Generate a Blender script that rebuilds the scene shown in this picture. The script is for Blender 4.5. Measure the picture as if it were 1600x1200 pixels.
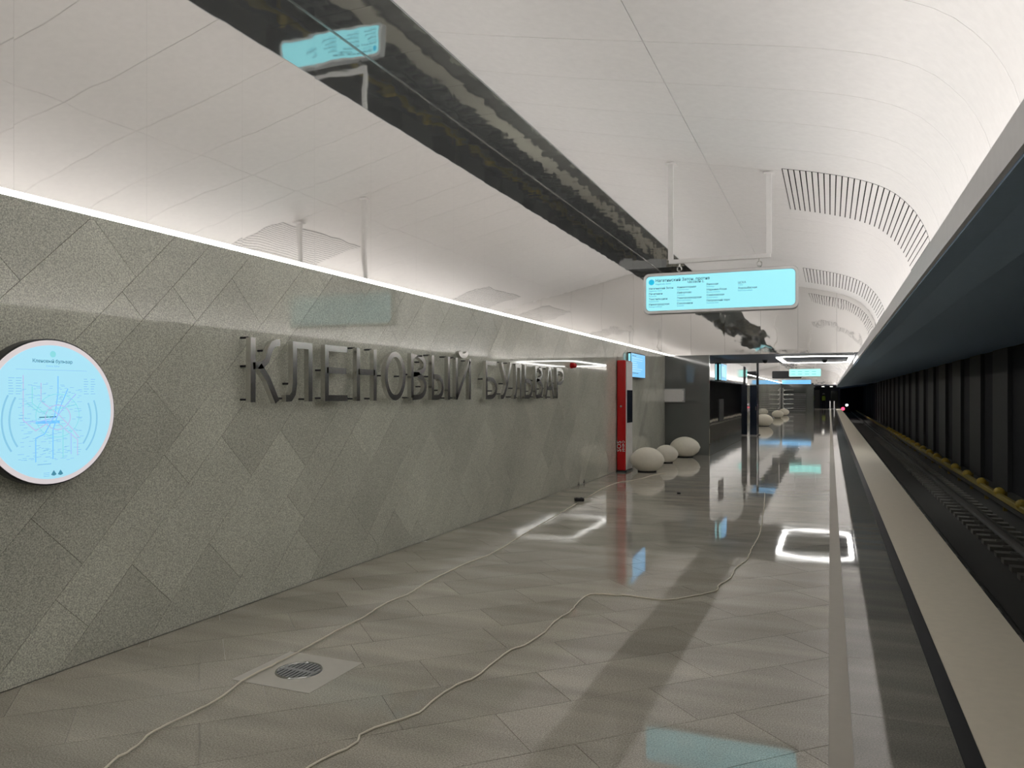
import bpy, bmesh, math, random
from mathutils import Vector, Matrix
random.seed(7)
S = bpy.context.scene
C = S.collection
PI = math.pi
for o in list(bpy.data.objects):
    bpy.data.objects.remove(o)

# ---------------------------------------------------------------- camera, world, lights, exposure
F = 1200.0                       # focal length in pixels of the 1600 px wide frame
TH = math.atan(497 / F)          # the hall runs along +Y, the camera is turned to the left of it
HC = 1.6                         # eye height
cd = bpy.data.cameras.new('camera'); cam = bpy.data.objects.new('camera', cd); C.objects.link(cam)
cd.sensor_width = 36; cd.lens = 36 * F / 1600; cd.shift_y = 17 / 1600
cd.clip_start = 0.05; cd.clip_end = 400
cam.location = (0, 0, HC); cam.rotation_euler = (PI / 2, 0, TH)
S.camera = cam

W = bpy.data.worlds.new('world'); S.world = W; W.use_nodes = True
W.node_tree.nodes['Background'].inputs[0].default_value = (0.02, 0.025, 0.03, 1)
W.node_tree.nodes['Background'].inputs[1].default_value = 1.0

def area(name, loc, size, rot, power, col):
    d = bpy.data.lights.new(name, 'AREA'); d.shape = 'RECTANGLE'; d.size, d.size_y = size
    d.energy = power; d.color = col
    o = bpy.data.objects.new(name, d); C.objects.link(o); o.location = loc; o.rotation_euler = rot
    return o
WARM = (1.0, 0.96, 0.925)
# LED lines lying in the light troughs on both sides of the vault
area('trough_light', (0.86, 0.35, 2.585), (0.08, 40.4), (0, PI + 0.25, 0), 260, WARM)
area('trough_light', (0.86, 58.2, 2.585), (0.08, 62.6), (0, PI + 0.25, 0), 450, WARM)
area('ledge_light', (-4.155, 0.35, 2.70), (0.05, 40.4), (0, PI - 0.35, 0), 110, WARM)
area('ledge_light', (-4.155, 58.2, 2.70), (0.05, 62.6), (0, PI - 0.35, 0), 170, WARM)

S.view_settings.view_transform = 'Standard'; S.view_settings.look = 'None'
S.view_settings.gamma = 1.0; S.view_settings.use_curve_mapping = False
S.view_settings.exposure = 0.22

# ---------------------------------------------------------------- pixel helpers (direction only)
ST, CT = math.sin(TH), math.cos(TH)
def ray(x, y):
    u = (x - 800) / F; v = (617 - y) / F
    return Vector((-ST + CT * u, CT + ST * u, v))
def on_floor(x, y, z=0.0):
    r = ray(x, y); t = (z - HC) / r.z
    return Vector((r.x * t, r.y * t, z))
def on_wall(x, y, X):
    r = ray(x, y); t = X / r.x
    return Vector((X, r.y * t, HC + r.z * t))
def on_cross(x, y, Y):
    r = ray(x, y); t = Y / r.y
    return Vector((r.x * t, Y, HC + r.z * t))

# ---------------------------------------------------------------- materials
def new_mat(name):
    m = bpy.data.materials.new(name); m.use_nodes = True
    nt = m.node_tree; b = nt.nodes['Principled BSDF']
    return m, nt, b
def plain(name, col, rough=0.5, metal=0.0, spec=0.5):
    m, nt, b = new_mat(name)
    n = nt.nodes.new('ShaderNodeTexNoise'); n.inputs['Scale'].default_value = 14; n.inputs['Detail'].default_value = 4
    tc = nt.nodes.new('ShaderNodeTexCoord'); nt.links.new(tc.outputs['Object'], n.inputs['Vector'])
    mx = nt.nodes.new('ShaderNodeMix'); mx.data_type = 'RGBA'
    mx.inputs['A'].default_value = (*[c * 0.93 for c in col], 1); mx.inputs['B'].default_value = (*[min(1, c * 1.05) for c in col], 1)
    nt.links.new(n.outputs['Fac'], mx.inputs['Factor']); nt.links.new(mx.outputs['Result'], b.inputs['Base Color'])
    b.inputs['Roughness'].default_value = rough; b.inputs['Metallic'].default_value = metal
    b.inputs['Specular IOR Level'].default_value = spec
    return m
def glow(name, col, s):
    m, nt, b = new_mat(name)
    b.inputs['Base Color'].default_value = (*[c * 0.5 for c in col], 1)
    b.inputs['Emission Color'].default_value = (*col, 1); b.inputs['Emission Strength'].default_value = s
    b.inputs['Roughness'].default_value = 0.25
    return m
def granite(name, dark, light, rough, var=0.35, streak=False, spec=0.5, rvar=0.06, bump=0.0, coord='Object'):
    """speckled stone; every slab takes its own tone from the object's random number"""
    m, nt, b = new_mat(name); L = nt.links
    tc = nt.nodes.new('ShaderNodeTexCoord'); oi = nt.nodes.new('ShaderNodeObjectInfo')
    sp = nt.nodes.new('ShaderNodeTexNoise'); sp.inputs['Scale'].default_value = 130; sp.inputs['Detail'].default_value = 2; sp.inputs['Roughness'].default_value = 0.75
    L.new(tc.outputs[coord], sp.inputs['Vector'])
    cr = nt.nodes.new('ShaderNodeValToRGB'); cr.color_ramp.elements[0].position = 0.36; cr.color_ramp.elements[1].position = 0.66
    cr.color_ramp.elements[0].color = (*dark, 1); cr.color_ramp.elements[1].color = (*light, 1)
    L.new(sp.outputs['Fac'], cr.inputs['Fac'])
    cl = nt.nodes.new('ShaderNodeTexNoise'); cl.inputs['Scale'].default_value = 1.1; cl.inputs['Detail'].default_value = 5
    mp = nt.nodes.new('ShaderNodeMapping'); L.new(tc.outputs[coord], mp.inputs['Vector'])
    if streak:
        mp.inputs['Rotation'].default_value = (0, 0, -PI / 4); mp.inputs['Scale'].default_value = (0.55, 3.2, 1)
    L.new(mp.outputs['Vector'], cl.inputs['Vector'])
    # tone = 1 + var*(random-.5) + cloud
    t1 = nt.nodes.new('ShaderNodeMath'); t1.operation = 'MULTIPLY_ADD'; L.new(oi.outputs['Random'], t1.inputs[0]); t1.inputs[1].default_value = var; t1.inputs[2].default_value = 1 - var / 2
    t2 = nt.nodes.new('ShaderNodeMath'); t2.operation = 'MULTIPLY_ADD'; L.new(cl.outputs['Fac'], t2.inputs[0]); t2.inputs[1].default_value = 0.9 if streak else 0.5; t2.inputs[2].default_value = 0.55 if streak else 0.75
    t3 = nt.nodes.new('ShaderNodeMath'); t3.operation = 'MULTIPLY'; L.new(t1.outputs[0], t3.inputs[0]); L.new(t2.outputs[0], t3.inputs[1])
    vm = nt.nodes.new('ShaderNodeVectorMath'); vm.operation = 'SCALE'; L.new(cr.outputs['Color'], vm.inputs[0]); L.new(t3.outputs[0], vm.inputs['Scale'])
    L.new(vm.outputs['Vector'], b.inputs['Base Color'])
    r = nt.nodes.new('ShaderNodeMath'); r.operation = 'MULTIPLY_ADD'; L.new(cl.outputs['Fac'], r.inputs[0]); r.inputs[1].default_value = rvar; r.inputs[2].default_value = rough - rvar / 2
    L.new(r.outputs[0], b.inputs['Roughness'])
    b.inputs['Specular IOR Level'].default_value = spec
    if bump:
        w = nt.nodes.new('ShaderNodeTexNoise'); w.inputs['Scale'].default_value = 2.2; w.inputs['Detail'].default_value = 1
        L.new(tc.outputs[coord], w.inputs['Vector'])
        bp = nt.nodes.new('ShaderNodeBump'); bp.inputs['Strength'].default_value = 1; bp.inputs['Distance'].default_value = bump
        L.new(w.outputs['Fac'], bp.inputs['Height']); L.new(bp.outputs['Normal'], b.inputs['Normal'])
    return m
def mirror(name, col, rough, amp, scale=1.5, stretch=(1, 1, 1), metal=1.0):
    m, nt, b = new_mat(name); L = nt.links
    b.inputs['Base Color'].default_value = (*col, 1); b.inputs['Metallic'].default_value = metal; b.inputs['Roughness'].default_value = rough
    tc = nt.nodes.new('ShaderNodeTexCoord'); oi = nt.nodes.new('ShaderNodeObjectInfo')
    sc = nt.nodes.new('ShaderNodeMath'); sc.operation = 'MULTIPLY'; L.new(oi.outputs['Random'], sc.inputs[0]); sc.inputs[1].default_value = 37
    cb = nt.nodes.new('ShaderNodeCombineXYZ'); L.new(sc.outputs[0], cb.inputs[0]); L.new(sc.outputs[0], cb.inputs[1])
    ad = nt.nodes.new('ShaderNodeVectorMath'); ad.operation = 'ADD'; L.new(tc.outputs['Object'], ad.inputs[0]); L.new(cb.outputs[0], ad.inputs[1])
    mp = nt.nodes.new('ShaderNodeMapping'); mp.inputs['Scale'].default_value = stretch; L.new(ad.outputs[0], mp.inputs['Vector'])
    n = nt.nodes.new('ShaderNodeTexNoise'); n.inputs['Scale'].default_value = scale; n.inputs['Detail'].default_value = 1.5
    L.new(mp.outputs['Vector'], n.inputs['Vector'])
    bp = nt.nodes.new('ShaderNodeBump'); bp.inputs['Strength'].default_value = 1; bp.inputs['Distance'].default_value = amp
    L.new(n.outputs['Fac'], bp.inputs['Height']); L.new(bp.outputs['Normal'], b.inputs['Normal'])
    return m

M = {}
M['wall'] = granite('wall_granite', (0.36, 0.37, 0.32), (0.80, 0.815, 0.71), 0.04, var=0.17, rvar=0.03)
M['wall2'] = granite('pier_granite', (0.10, 0.11, 0.105), (0.17, 0.18, 0.17), 0.06, var=0.2)
M['floor'] = granite('floor_granite', (0.32, 0.30, 0.255), (0.62, 0.58, 0.495), 0.045, var=0.18, streak=True, rvar=0.06, bump=0.0007, spec=0.7)
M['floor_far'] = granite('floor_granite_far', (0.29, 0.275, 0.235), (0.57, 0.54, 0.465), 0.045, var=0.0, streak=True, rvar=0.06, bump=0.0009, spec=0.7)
M['floor_dark'] = granite('edge_granite', (0.19, 0.18, 0.155), (0.34, 0.325, 0.28), 0.04, var=0.3, streak=True, bump=0.0005, spec=0.7)
M['joint'] = plain('joint_grout', (0.55, 0.53, 0.49), 0.7)
M['joint_dark'] = plain('joint_shadow', (0.05, 0.05, 0.05), 0.8)
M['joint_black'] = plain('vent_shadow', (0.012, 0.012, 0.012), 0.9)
M['vault'] = plain('white_vault_panel', (0.80, 0.785, 0.775), 0.55)
M['vault_gap'] = plain('vault_gap', (0.03, 0.03, 0.03), 0.8)
M['fascia'] = plain('fascia_grey', (0.75, 0.74, 0.75), 0.5)
M['mirror'] = mirror('polished_steel_wall', (0.90, 0.885, 0.865), 0.03, 0.0028, 1.6, (1, 1, 0.8))
M['soffit'] = mirror('polished_steel_soffit', (0.62, 0.66, 0.66), 0.025, 0.0022, 2.0, metal=0.88)
M['bulk'] = mirror('polished_steel_bulkhead', (0.86, 0.85, 0.835), 0.03, 0.004, 2.2)
M['lowceil'] = plain('dark_navy_ceiling', (0.12, 0.135, 0.18), 0.6)
M['pier_mirror'] = mirror('dark_polished_pier', (0.50, 0.52, 0.52), 0.05, 0.002, 1.5)
M['navy'] = plain('navy_concrete', (0.36, 0.50, 0.68), 0.75)
M['black_wall'] = plain('black_track_wall', (0.02, 0.021, 0.024), 0.8)
M['dark_panel'] = plain('dark_track_panel', (0.07, 0.07, 0.068), 0.7)
M['bed'] = plain('track_bed', (0.13, 0.128, 0.118), 0.9)
M['sleeper'] = plain('sleeper', (0.32, 0.31, 0.28), 0.85)
M['rail'] = plain('rail_steel', (0.36, 0.35, 0.33), 0.35, 0.9)
M['yellow'] = plain('yellow_cover', (0.36, 0.27, 0.05), 0.5)
M['yellow_cap'] = plain('yellow_cap', (0.62, 0.45, 0.07), 0.5)
M['beige'] = plain('beige_edge_stone', (0.90, 0.82, 0.67), 0.55)
M['beige_line'] = plain('beige_line', (0.52, 0.48, 0.41), 0.5)
M['black_line'] = plain('black_edge_line', (0.012, 0.012, 0.013), 0.5)
M['steel'] = plain('brushed_steel', (0.50, 0.50, 0.48), 0.24, 1.0)
M['letter_steel'] = plain('polished_letter_steel', (0.62, 0.615, 0.59), 0.2, 1.0)
M['white_metal'] = plain('white_painted_metal', (0.80, 0.79, 0.78), 0.4)
M['grey_metal'] = plain('grey_painted_metal', (0.40, 0.41, 0.42), 0.35)
M['dark_metal'] = plain('dark_metal', (0.02, 0.022, 0.026), 0.4)
M['black'] = plain('black_plastic', (0.008, 0.008, 0.009), 0.5)
M['red'] = plain('red_enamel', (0.62, 0.012, 0.014), 0.2)
M['white'] = plain('white_print', (0.85, 0.85, 0.85), 0.4)
M['navy_gloss'] = plain('navy_gloss', (0.012, 0.02, 0.04), 0.15)
M['egg'] = plain('cream_bench', (0.92, 0.88, 0.76), 0.45)
M['cable'] = plain('cream_cable', (0.86, 0.80, 0.66), 0.5)
M['plate'] = plain('drain_plate', (0.66, 0.63, 0.57), 0.35)
M['led'] = glow('led_line', (1.0, 0.96, 0.92), 14.0)
M['led_soft'] = glow('trough_led', (1.0, 0.96, 0.92), 2.0)
M['lamp'] = glow('ring_light', (1.0, 0.98, 0.94), 9.0)
M['spot'] = glow('spot_light', (1.0, 0.97, 0.9), 12.0)
M['screen'] = glow('sign_screen', (0.31, 0.77, 0.85), 0.82)
M['screen_far'] = glow('far_sign_screen', (0.36, 0.86, 0.78), 1.0)
M['screen_blue'] = glow('blue_screen', (0.20, 0.56, 0.95), 0.82)
M['map_face'] = glow('map_face', (0.37, 0.70, 0.85), 0.82)
M['map_rim'] = glow('map_rim', (0.60, 0.55, 0.56), 0.85)
M['ink'] = glow('ink', (0.02, 0.10, 0.14), 0.6)
M['ink2'] = glow('ink_grey', (0.10, 0.42, 0.48), 0.8)
M['ink_blue'] = glow('ink_roundel', (0.01, 0.40, 0.62), 0.9)
M['map_ink'] = glow('map_ink', (0.06, 0.22, 0.30), 0.9)
M['map_faint'] = glow('map_ink_faint', (0.22, 0.50, 0.66), 0.9)
M['map_pink'] = glow('map_line_pink', (0.42, 0.46, 0.66), 0.9)
M['map_blue'] = glow('map_line_blue', (0.14, 0.44, 0.82), 0.95)
M['map_green'] = glow('map_line_green', (0.22, 0.60, 0.64), 0.9)
M['map_violet'] = glow('map_line_violet', (0.30, 0.46, 0.78), 0.9)
M['white_lamp'] = glow('white_signal', (0.9, 0.95, 1.0), 14)
M['red_lamp'] = glow('red_signal', (1.0, 0.05, 0.12), 3)
M['hivis'] = plain('hi_vis_vest', (0.55, 0.75, 0.10), 0.6)
M['cloth'] = plain('dark_workwear', (0.03, 0.035, 0.05), 0.8)
M['helmet'] = plain('white_helmet', (0.85, 0.85, 0.85), 0.4)
M['step'] = plain('stair_stone', (0.16, 0.165, 0.165), 0.4)

# ---------------------------------------------------------------- mesh helpers
class MB:
    def __init__(s): s.v = []; s.f = []
    def quadbox(s, a, b):
        (x0, y0, z0), (x1, y1, z1) = a, b
        n = len(s.v)
        s.v += [(x, y, z) for z in (z0, z1) for y in (y0, y1) for x in (x0, x1)]
        s.f += [tuple(n + i for i in q) for q in ((0, 2, 3, 1), (4, 5, 7, 6), (0, 1, 5, 4), (2, 6, 7, 3), (0, 4, 6, 2), (1, 3, 7, 5))]
        return s
    def prism(s, pts, d):
        """pts: list of 3D points (planar polygon); d: extrusion vector"""
        n = len(s.v); k = len(pts); d = Vector(d)
        s.v += [tuple(p) for p in pts] + [tuple(Vector(p) + d) for p in pts]
        s.f.append(tuple(range(n + k - 1, n - 1, -1))); s.f.append(tuple(range(n + k, n + 2 * k)))
        for i in range(k):
            j = (i + 1) % k; s.f.append((n + i, n + j, n + k + j, n + k + i))
        return s
    def grid(s, rows):
        n = len(s.v); w = len(rows[0])
        for r in rows: s.v += [tuple(p) for p in r]
        for i in range(len(rows) - 1):
            for j in range(w - 1):
                a = n + i * w + j; s.f.append((a, a + 1, a + w + 1, a + w))
        return s
    def tube(s, pts, r, seg=8, closed=False, cap=True):
        pts = [Vector(p) for p in pts]; k = len(pts); n = len(s.v)
        prev = None
        for i, p in enumerate(pts):
            a = pts[i - 1] if (i or closed) else pts[0]; b = pts[(i + 1) % k] if (i < k - 1 or closed) else pts[-1]
            t = (b - a).normalized()
            if prev is None:
                up = Vector((0, 0, 1)) if abs(t.z) < 0.9 else Vector((1, 0, 0))
                prev = t.cross(up).normalized()
            u = (prev - t * prev.dot(t)).normalized(); w = t.cross(u); prev = u
            rr = r[i] if isinstance(r, (list, tuple)) else r
            s.v += [tuple(p + (u * math.cos(q * 2 * PI / seg) + w * math.sin(q * 2 * PI / seg)) * rr) for q in range(seg)]
        for i in range(k if closed else k - 1):
            for q in range(seg):
                a = n + i * seg + q; b = n + i * seg + (q + 1) % seg
                c = n + ((i + 1) % k) * seg; s.f.append((a, b, c + (q + 1) % seg, c + q))
        if cap and not closed:
            s.f.append(tuple(n + q for q in range(seg - 1, -1, -1))); s.f.append(tuple(n + (k - 1) * seg + q for q in range(seg)))
        return s
    def lathe(s, prof, axis='Z', seg=24, at=(0, 0, 0), squash=(1, 1, 1)):
        n = len(s.v); k = len(prof)
        for (r, h) in prof:
            for q in range(seg):
                a = q * 2 * PI / seg; c, d = r * math.cos(a), r * math.sin(a)
                p = {'Z': (c, d, h), 'X': (h, c, d), 'Y': (c, h, d)}[axis]
                s.v.append(tuple(at[i] + p[i] * squash[i] for i in range(3)))
        for i in range(k - 1):
            for q in range(seg):
                s.f.append((n + i * seg + q, n + i * seg + (q + 1) % seg, n + (i + 1) * seg + (q + 1) % seg, n + (i + 1) * seg + q))
        s.f.append(tuple(n + q for q in range(seg - 1, -1, -1))); s.f.append(tuple(n + (k - 1) * seg + q for q in range(seg)))
        return s
    def strip(s, pts, w, depth, conv, closed=False):
        """a 2D polyline of width w given depth; conv(a, b, h) -> 3D"""
        k = len(pts); L = []; R = []
        for i in range(k):
            p = Vector(pts[i])
            a = Vector(pts[i - 1]) if (i or closed) else None; b = Vector(pts[(i + 1) % k]) if (i < k - 1 or closed) else None
            d1 = (p - a).normalized() if a is not None else None; d2 = (b - p).normalized() if b is not None else None
            if d1 is None: d1 = d2
            if d2 is None: d2 = d1
            n1 = Vector((-d1.y, d1.x)); n2 = Vector((-d2.y, d2.x)); nn = (n1 + n2)
            nn = nn.normalized() if nn.length > 1e-6 else n1
            m = w / 2 / max(0.45, nn.dot(n1))
            L.append(p + nn * m); R.append(p - nn * m)
        n = len(s.v)
        for i in range(k):
            s.v += [conv(L[i].x, L[i].y, 0), conv(R[i].x, R[i].y, 0), conv(R[i].x, R[i].y, depth), conv(L[i].x, L[i].y, depth)]
        for i in range(k if closed else k - 1):
            a = n + 4 * i; b = n + 4 * ((i + 1) % k)
            for q in range(4):
                s.f.append((a + q, b + q, b + (q + 1) % 4, a + (q + 1) % 4))
        if not closed:
            s.f.append((n, n + 1, n + 2, n + 3)); e = n + 4 * (k - 1); s.f.append((e + 3, e + 2, e + 1, e))
        return s
    def mesh(s, name, mat, smooth=False):
        me = bpy.data.meshes.new(name); me.from_pydata(s.v, [], s.f); me.update()
        bm = bmesh.new(); bm.from_mesh(me); bmesh.ops.recalc_face_normals(bm, faces=bm.faces); bm.to_mesh(me); bm.free()
        if smooth:
            for p in me.polygons: p.use_smooth = True
        if mat: me.materials.append(M[mat] if isinstance(mat, str) else mat)
        return me
    def build(s, name, mat, parent=None, smooth=False, loc=None):
        return link(name, s.mesh(name, mat, smooth), parent, loc)
def link(name, data, parent=None, loc=None, rot=None):
    o = bpy.data.objects.new(name, data); C.objects.link(o)
    if parent is not None: o.parent = parent
    if loc is not None: o.location = loc
    if rot is not None: o.rotation_euler = rot
    return o
def tag(o, label=None, cat=None, group=None, kind=None):
    if label: o['label'] = label
    if cat: o['category'] = cat
    if group: o['group'] = group
    if kind: o['kind'] = kind
    return o
def thing(name, label, cat, loc=(0, 0, 0), rotz=0, group=None):
    return tag(link(name, None, None, loc, (0, 0, rotz)), label, cat, group)
def struct(name, mb, mat, label, cat, smooth=False):
    return tag(mb.build(name, mat, None, smooth), label, cat, None, 'structure')
def box(a, b): return MB().quadbox(a, b)
def bevel(o, w, seg=2):
    m = o.modifiers.new('bevel', 'BEVEL'); m.width = w; m.segments = seg; m.limit_method = 'ANGLE'
    return o
_dg = None
def text_mesh(body, size, mat, align='LEFT'):
    c = bpy.data.curves.new('lettering', 'FONT'); c.body = body; c.size = size; c.align_x = align
    c.extrude = 0.0004; c.resolution_u = 2; c.offset = size * 0.012
    o = bpy.data.objects.new('lettering', c); C.objects.link(o)
    me = bpy.data.meshes.new_from_object(o.evaluated_get(bpy.context.evaluated_depsgraph_get()))
    bpy.data.objects.remove(o); bpy.data.curves.remove(c)
    me.materials.clear(); me.materials.append(M[mat]); me.name = 'lettering'
    return me
def clip_poly(poly, x0, x1, y0, y1):
    def cut(p, ins, inter):
        out = []
        for i in range(len(p)):
            a, b = p[i - 1], p[i]
            if ins(b):
                if not ins(a): out.append(inter(a, b))
                out.append(b)
            elif ins(a): out.append(inter(a, b))
        return out
    def ix(c): return lambda a, b: (c, a[1] + (b[1] - a[1]) * (c - a[0]) / (b[0] - a[0]))
    def iy(c): return lambda a, b: (a[0] + (b[0] - a[0]) * (c - a[1]) / (b[1] - a[1]), c)
    for ins, it in ((lambda p: p[0] >= x0, ix(x0)), (lambda p: p[0] <= x1, ix(x1)), (lambda p: p[1] >= y0, iy(y0)), (lambda p: p[1] <= y1, iy(y1))):
        poly = cut(poly, ins, it)
        if len(poly) < 3: return []
    return poly
def parea(p): return abs(sum(p[i - 1][0] * p[i][1] - p[i][0] * p[i - 1][1] for i in range(len(p)))) / 2

# ---------------------------------------------------------------- the hall's measures
XW = -4.11          # granite face
XM = -4.20          # mirror face
ZW = 2.68           # granite top
ZS = 4.92           # soffit level
XS = -3.42          # soffit edge
YB = 20.7           # mirrored bulkhead
YE = 26.5           # end of the low ceiling
ZL = 2.65           # low ceiling
Y0 = -20.0          # hall behind the photographer
YF = 90.0           # end of the second vault
prof_pts = [(-3.42, 4.93), (-3.1, 4.85), (-2.4, 4.69), (-1.41, 4.48), (-0.5, 4.29), (-0.03, 4.18), (0.35, 4.06), (0.64, 3.91), (0.84, 3.71), (0.94, 3.55), (1.01, 3.38), (1.06, 3.15), (1.09, 2.9), (1.10, 2.60)]
def catmull(pts, n=12):
    out = []
    P = [pts[0]] + pts + [pts[-1]]
    for i in range(1, len(P) - 2):
        a, b, c, d = [Vector(q) for q in P[i - 1:i + 3]]
        for k in range(n):
            t = k / n
            out.append(0.5 * ((2 * b) + (c - a) * t + (2 * a - 5 * b + 4 * c - d) * t * t + (3 * b - a - 3 * c + d) * t ** 3))
    out.append(Vector(pts[-1])); return out
prof = catmull(prof_pts)
arc = [0.0]
for i in range(1, len(prof)): arc.append(arc[-1] + (prof[i] - prof[i - 1]).length)
def at_arc(s):
    s = max(0, min(arc[-1], s))
    for i in range(1, len(arc)):
        if arc[i] >= s:
            t = (s - arc[i - 1]) / max(1e-9, arc[i] - arc[i - 1]); d = (prof[i] - prof[i - 1]).normalized()
            return prof[i - 1].lerp(prof[i], t), d
def arc_of_x(x):
    for i in range(1, len(prof)):
        if prof[i].x >= x: return arc[i - 1] + (arc[i] - arc[i - 1]) * (x - prof[i - 1].x) / (prof[i].x - prof[i - 1].x)
    return arc[-1]
def z_of_x(x): return at_arc(arc_of_x(x))[0].y

# ---------------------------------------------------------------- floor
fl = struct('floor', box((XW - 0.4, Y0, -0.30), (1.155, 104, -0.004)), 'joint', 'polished grey granite platform floor laid in diagonal slabs', 'floor')
slabs = []
def diag_pieces(rows, length, x0, x1, y0, y1, gap, phase=lambda j: 0.0):
    """slabs laid at 45 degrees; rows: list of (q0,q1); returns clipped polygons in (x,y)"""
    out = []; r2 = math.sqrt(0.5)
    for j, (q0, q1) in enumerate(rows):
        p = -40 + phase(j)
        while p < 40:
            a = [(p + gap, q0 + gap), (p + length - gap, q0 + gap), (p + length - gap, q1 - gap), (p + gap, q1 - gap)]
            poly = [((u - v) * r2, (u + v) * r2) for u, v in a]
            poly = clip_poly(poly, x0, x1, y0, y1)
            if poly and parea(poly) > 0.006: out.append(poly)
            p += length
    return out
rows = [(4.04 + 0.45 * j, 4.49 + 0.45 * j) for j in range(-12, 36)]
rp = random.Random(3)
offs = [rp.uniform(0, 0.9) for _ in rows]
NEARY = 12.5
for poly in diag_pieces(rows, 0.9, XW + 0.004, -0.006, 1.1, NEARY, 0.0016, lambda j: offs[j]):
    cx = sum(p[0] for p in poly) / len(poly); cy = sum(p[1] for p in poly) / len(poly)
    tx, ty = rp.uniform(-1, 1) * 0.0007, rp.uniform(-1, 1) * 0.0007
    mb = MB().prism([(x, y, -0.02) for x, y in poly], (0, 0, 0.02))
    k = len(poly)
    mb.v = mb.v[:k] + [(x, y, z + tx * (x - cx) + ty * (y - cy)) for x, y, z in mb.v[k:]]
    mb.build('granite_slab', 'floor', fl)
far = MB()
for poly in diag_pieces(rows, 0.9, XW + 0.004, -0.006, NEARY, 20.6, 0.0016, lambda j: offs[j]):
    far.prism([(x, y, -0.02) for x, y in poly], (0, 0, 0.02))
far.quadbox((XW - 0.1, 20.4, -0.02), (-0.006, 103, -0.0006))
far.quadbox((XW + 0.004, Y0, -0.02), (-0.006, 1.1, 0.0))
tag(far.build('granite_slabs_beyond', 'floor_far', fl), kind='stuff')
me = None
for k in range(30):
    y = 0.62 + 0.9 * k
    if me is None: me = box((0.097, 0.0015, -0.02), (0.535, 0.8985, 0)).mesh('edge_slab', 'floor_dark')
    link('edge_slab', me, fl, (0, y, 0))
rest = MB().quadbox((0.097, 0.62 + 27.0, -0.02), (0.535, 103, 0)).quadbox((0.097, Y0, -0.02), (0.535, 0.618, 0))
tag(rest.build('edge_slabs_beyond', 'floor_dark', fl), kind='stuff')
box((-0.004, Y0, -0.02), (0.095, 103, 0.001)).build('guide_line', 'beige_line', fl)
box((0.537, Y0, -0.02), (0.618, 103, 0.0012)).build('black_line', 'black_line', fl)
box((0.62, Y0, -0.02), (1.155, 103, 0.002)).build('edge_stone', 'beige', fl)
tag(fl.children[-1], 'cream coping stone along the platform edge')

# ---------------------------------------------------------------- wall on the left: granite slabs, light line, mirror panels
wl = struct('wall_left', box((XM - 0.35, Y0, -0.2), (XW - 0.022, 20.7 + 0.02, ZW - 0.01)), 'joint_dark', 'polished grey granite wall laid in diagonal slabs', 'wall')
q = -18.0; wrows = []; rr = random.Random(11)
while q < 4.5:
    w = rr.choice((0.45, 0.45, 0.45, 0.3, 0.225)); wrows.append((q, q + w)); q += w
woff = [rr.uniform(0, 1.1) for _ in wrows]
for poly in diag_pieces(wrows, 1.1, 1.0, 20.69, 0.004, ZW, 0.0014, lambda j: woff[j]):
    MB().prism([(XW - 0.022, y, z) for y, z in poly], (0.022, 0, 0)).build('granite_slab', 'wall', wl)
tag(box((XW - 0.022, Y0, 0.004), (XW, 0.998, ZW)).build('granite_slabs_beyond', 'wall', wl), kind='stuff')
box((XM - 0.04, Y0, ZW - 0.02), (XM + 0.012, YB, ZW + 0.055)).build('light_strip', 'led', wl)
tag(wl.children[-1], 'glowing light line above the granite')
pm = None
for k in range(-27, 19):
    y = 4.69 + 0.9 * k
    y1 = min(y + 0.9, YB - 0.004)
    if y1 - y < 0.05: continue
    if y1 < y + 0.9 or pm is None or True:
        pmesh = box((-0.02, 0.0002, ZW + 0.055), (0, y1 - y - 0.0002, ZS)).mesh('mirror_panel', 'mirror') if (pm is None or y1 < y + 0.9) else pm
        if pm is None: pm = pmesh
    link('mirror_panel', pmesh, wl, (XM, y, 0))
box((XM - 0.06, Y0, ZW + 0.07), (XM - 0.03, YB, ZS + 0.1)).build('mirror_backing', 'joint_dark', wl)

# ---------------------------------------------------------------- ceiling: soffit, vault panels, trough
ce_mb = MB()
def shell(mb, ya, yb, off=0.03):
    ring = []
    for i in range(0, len(prof), 4):
        d = (prof[min(i + 1, len(prof) - 1)] - prof[max(i - 1, 0)]).normalized(); n = Vector((-d.y, d.x))
        ring.append(prof[i] + n * off)
    rows_ = [[(p.x, y, p.y) for p in ring] for y in (ya, yb)]
    rows2 = [[(p.x + 0.02, y, p.y + 0.05) for p in ring] for y in (ya, yb)]
    mb.grid(rows_); mb.grid(rows2)
shell(ce_mb, Y0, YB)
ce = struct('ceiling', ce_mb, 'vault_gap', 'white panelled vault curving down to the light trough', 'ceiling')
smid = arc_of_x(-1.41)
def vault_piece(s0, s1, ya, yb, n, thick=0.008):
    mb = MB(); lo = []; hi = []
    for i in range(n + 1):
        p, d = at_arc(s0 + (s1 - s0) * i / n); nn = Vector((-d.y, d.x))
        lo.append(p); hi.append(p + nn * thick)
    ring = lo + hi[::-1]; k = len(ring)
    b = len(mb.v)
    for y in (ya, yb): mb.v += [(p.x, y, p.y) for p in ring]
    for i in range(k):
        j = (i + 1) % k; mb.f.append((b + i, b + j, b + k + j, b + k + i))
    for i in range(n):
        for o_ in (0, k): mb.f.append((b + o_ + i, b + o_ + i + 1, b + o_ + k - 2 - i, b + o_ + k - 1 - i))
    return mb
g = 0.003
def wob(me):
    for p in me.polygons: p.use_smooth = False
    return me
lm = vault_piece(0.0, smid - g, g, 0.9 - g, 10).mesh('vault_panel', 'vault')
rm = vault_piece(smid + g, arc[-1], g, 0.9 - g, 26).mesh('vault_panel', 'vault')
for me_ in (lm, rm):
    for p in me_.polygons: p.use_smooth = True
    me_.set_sharp_from_angle(angle=0.6)
y = 6.19 - 0.9 * 29
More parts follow.
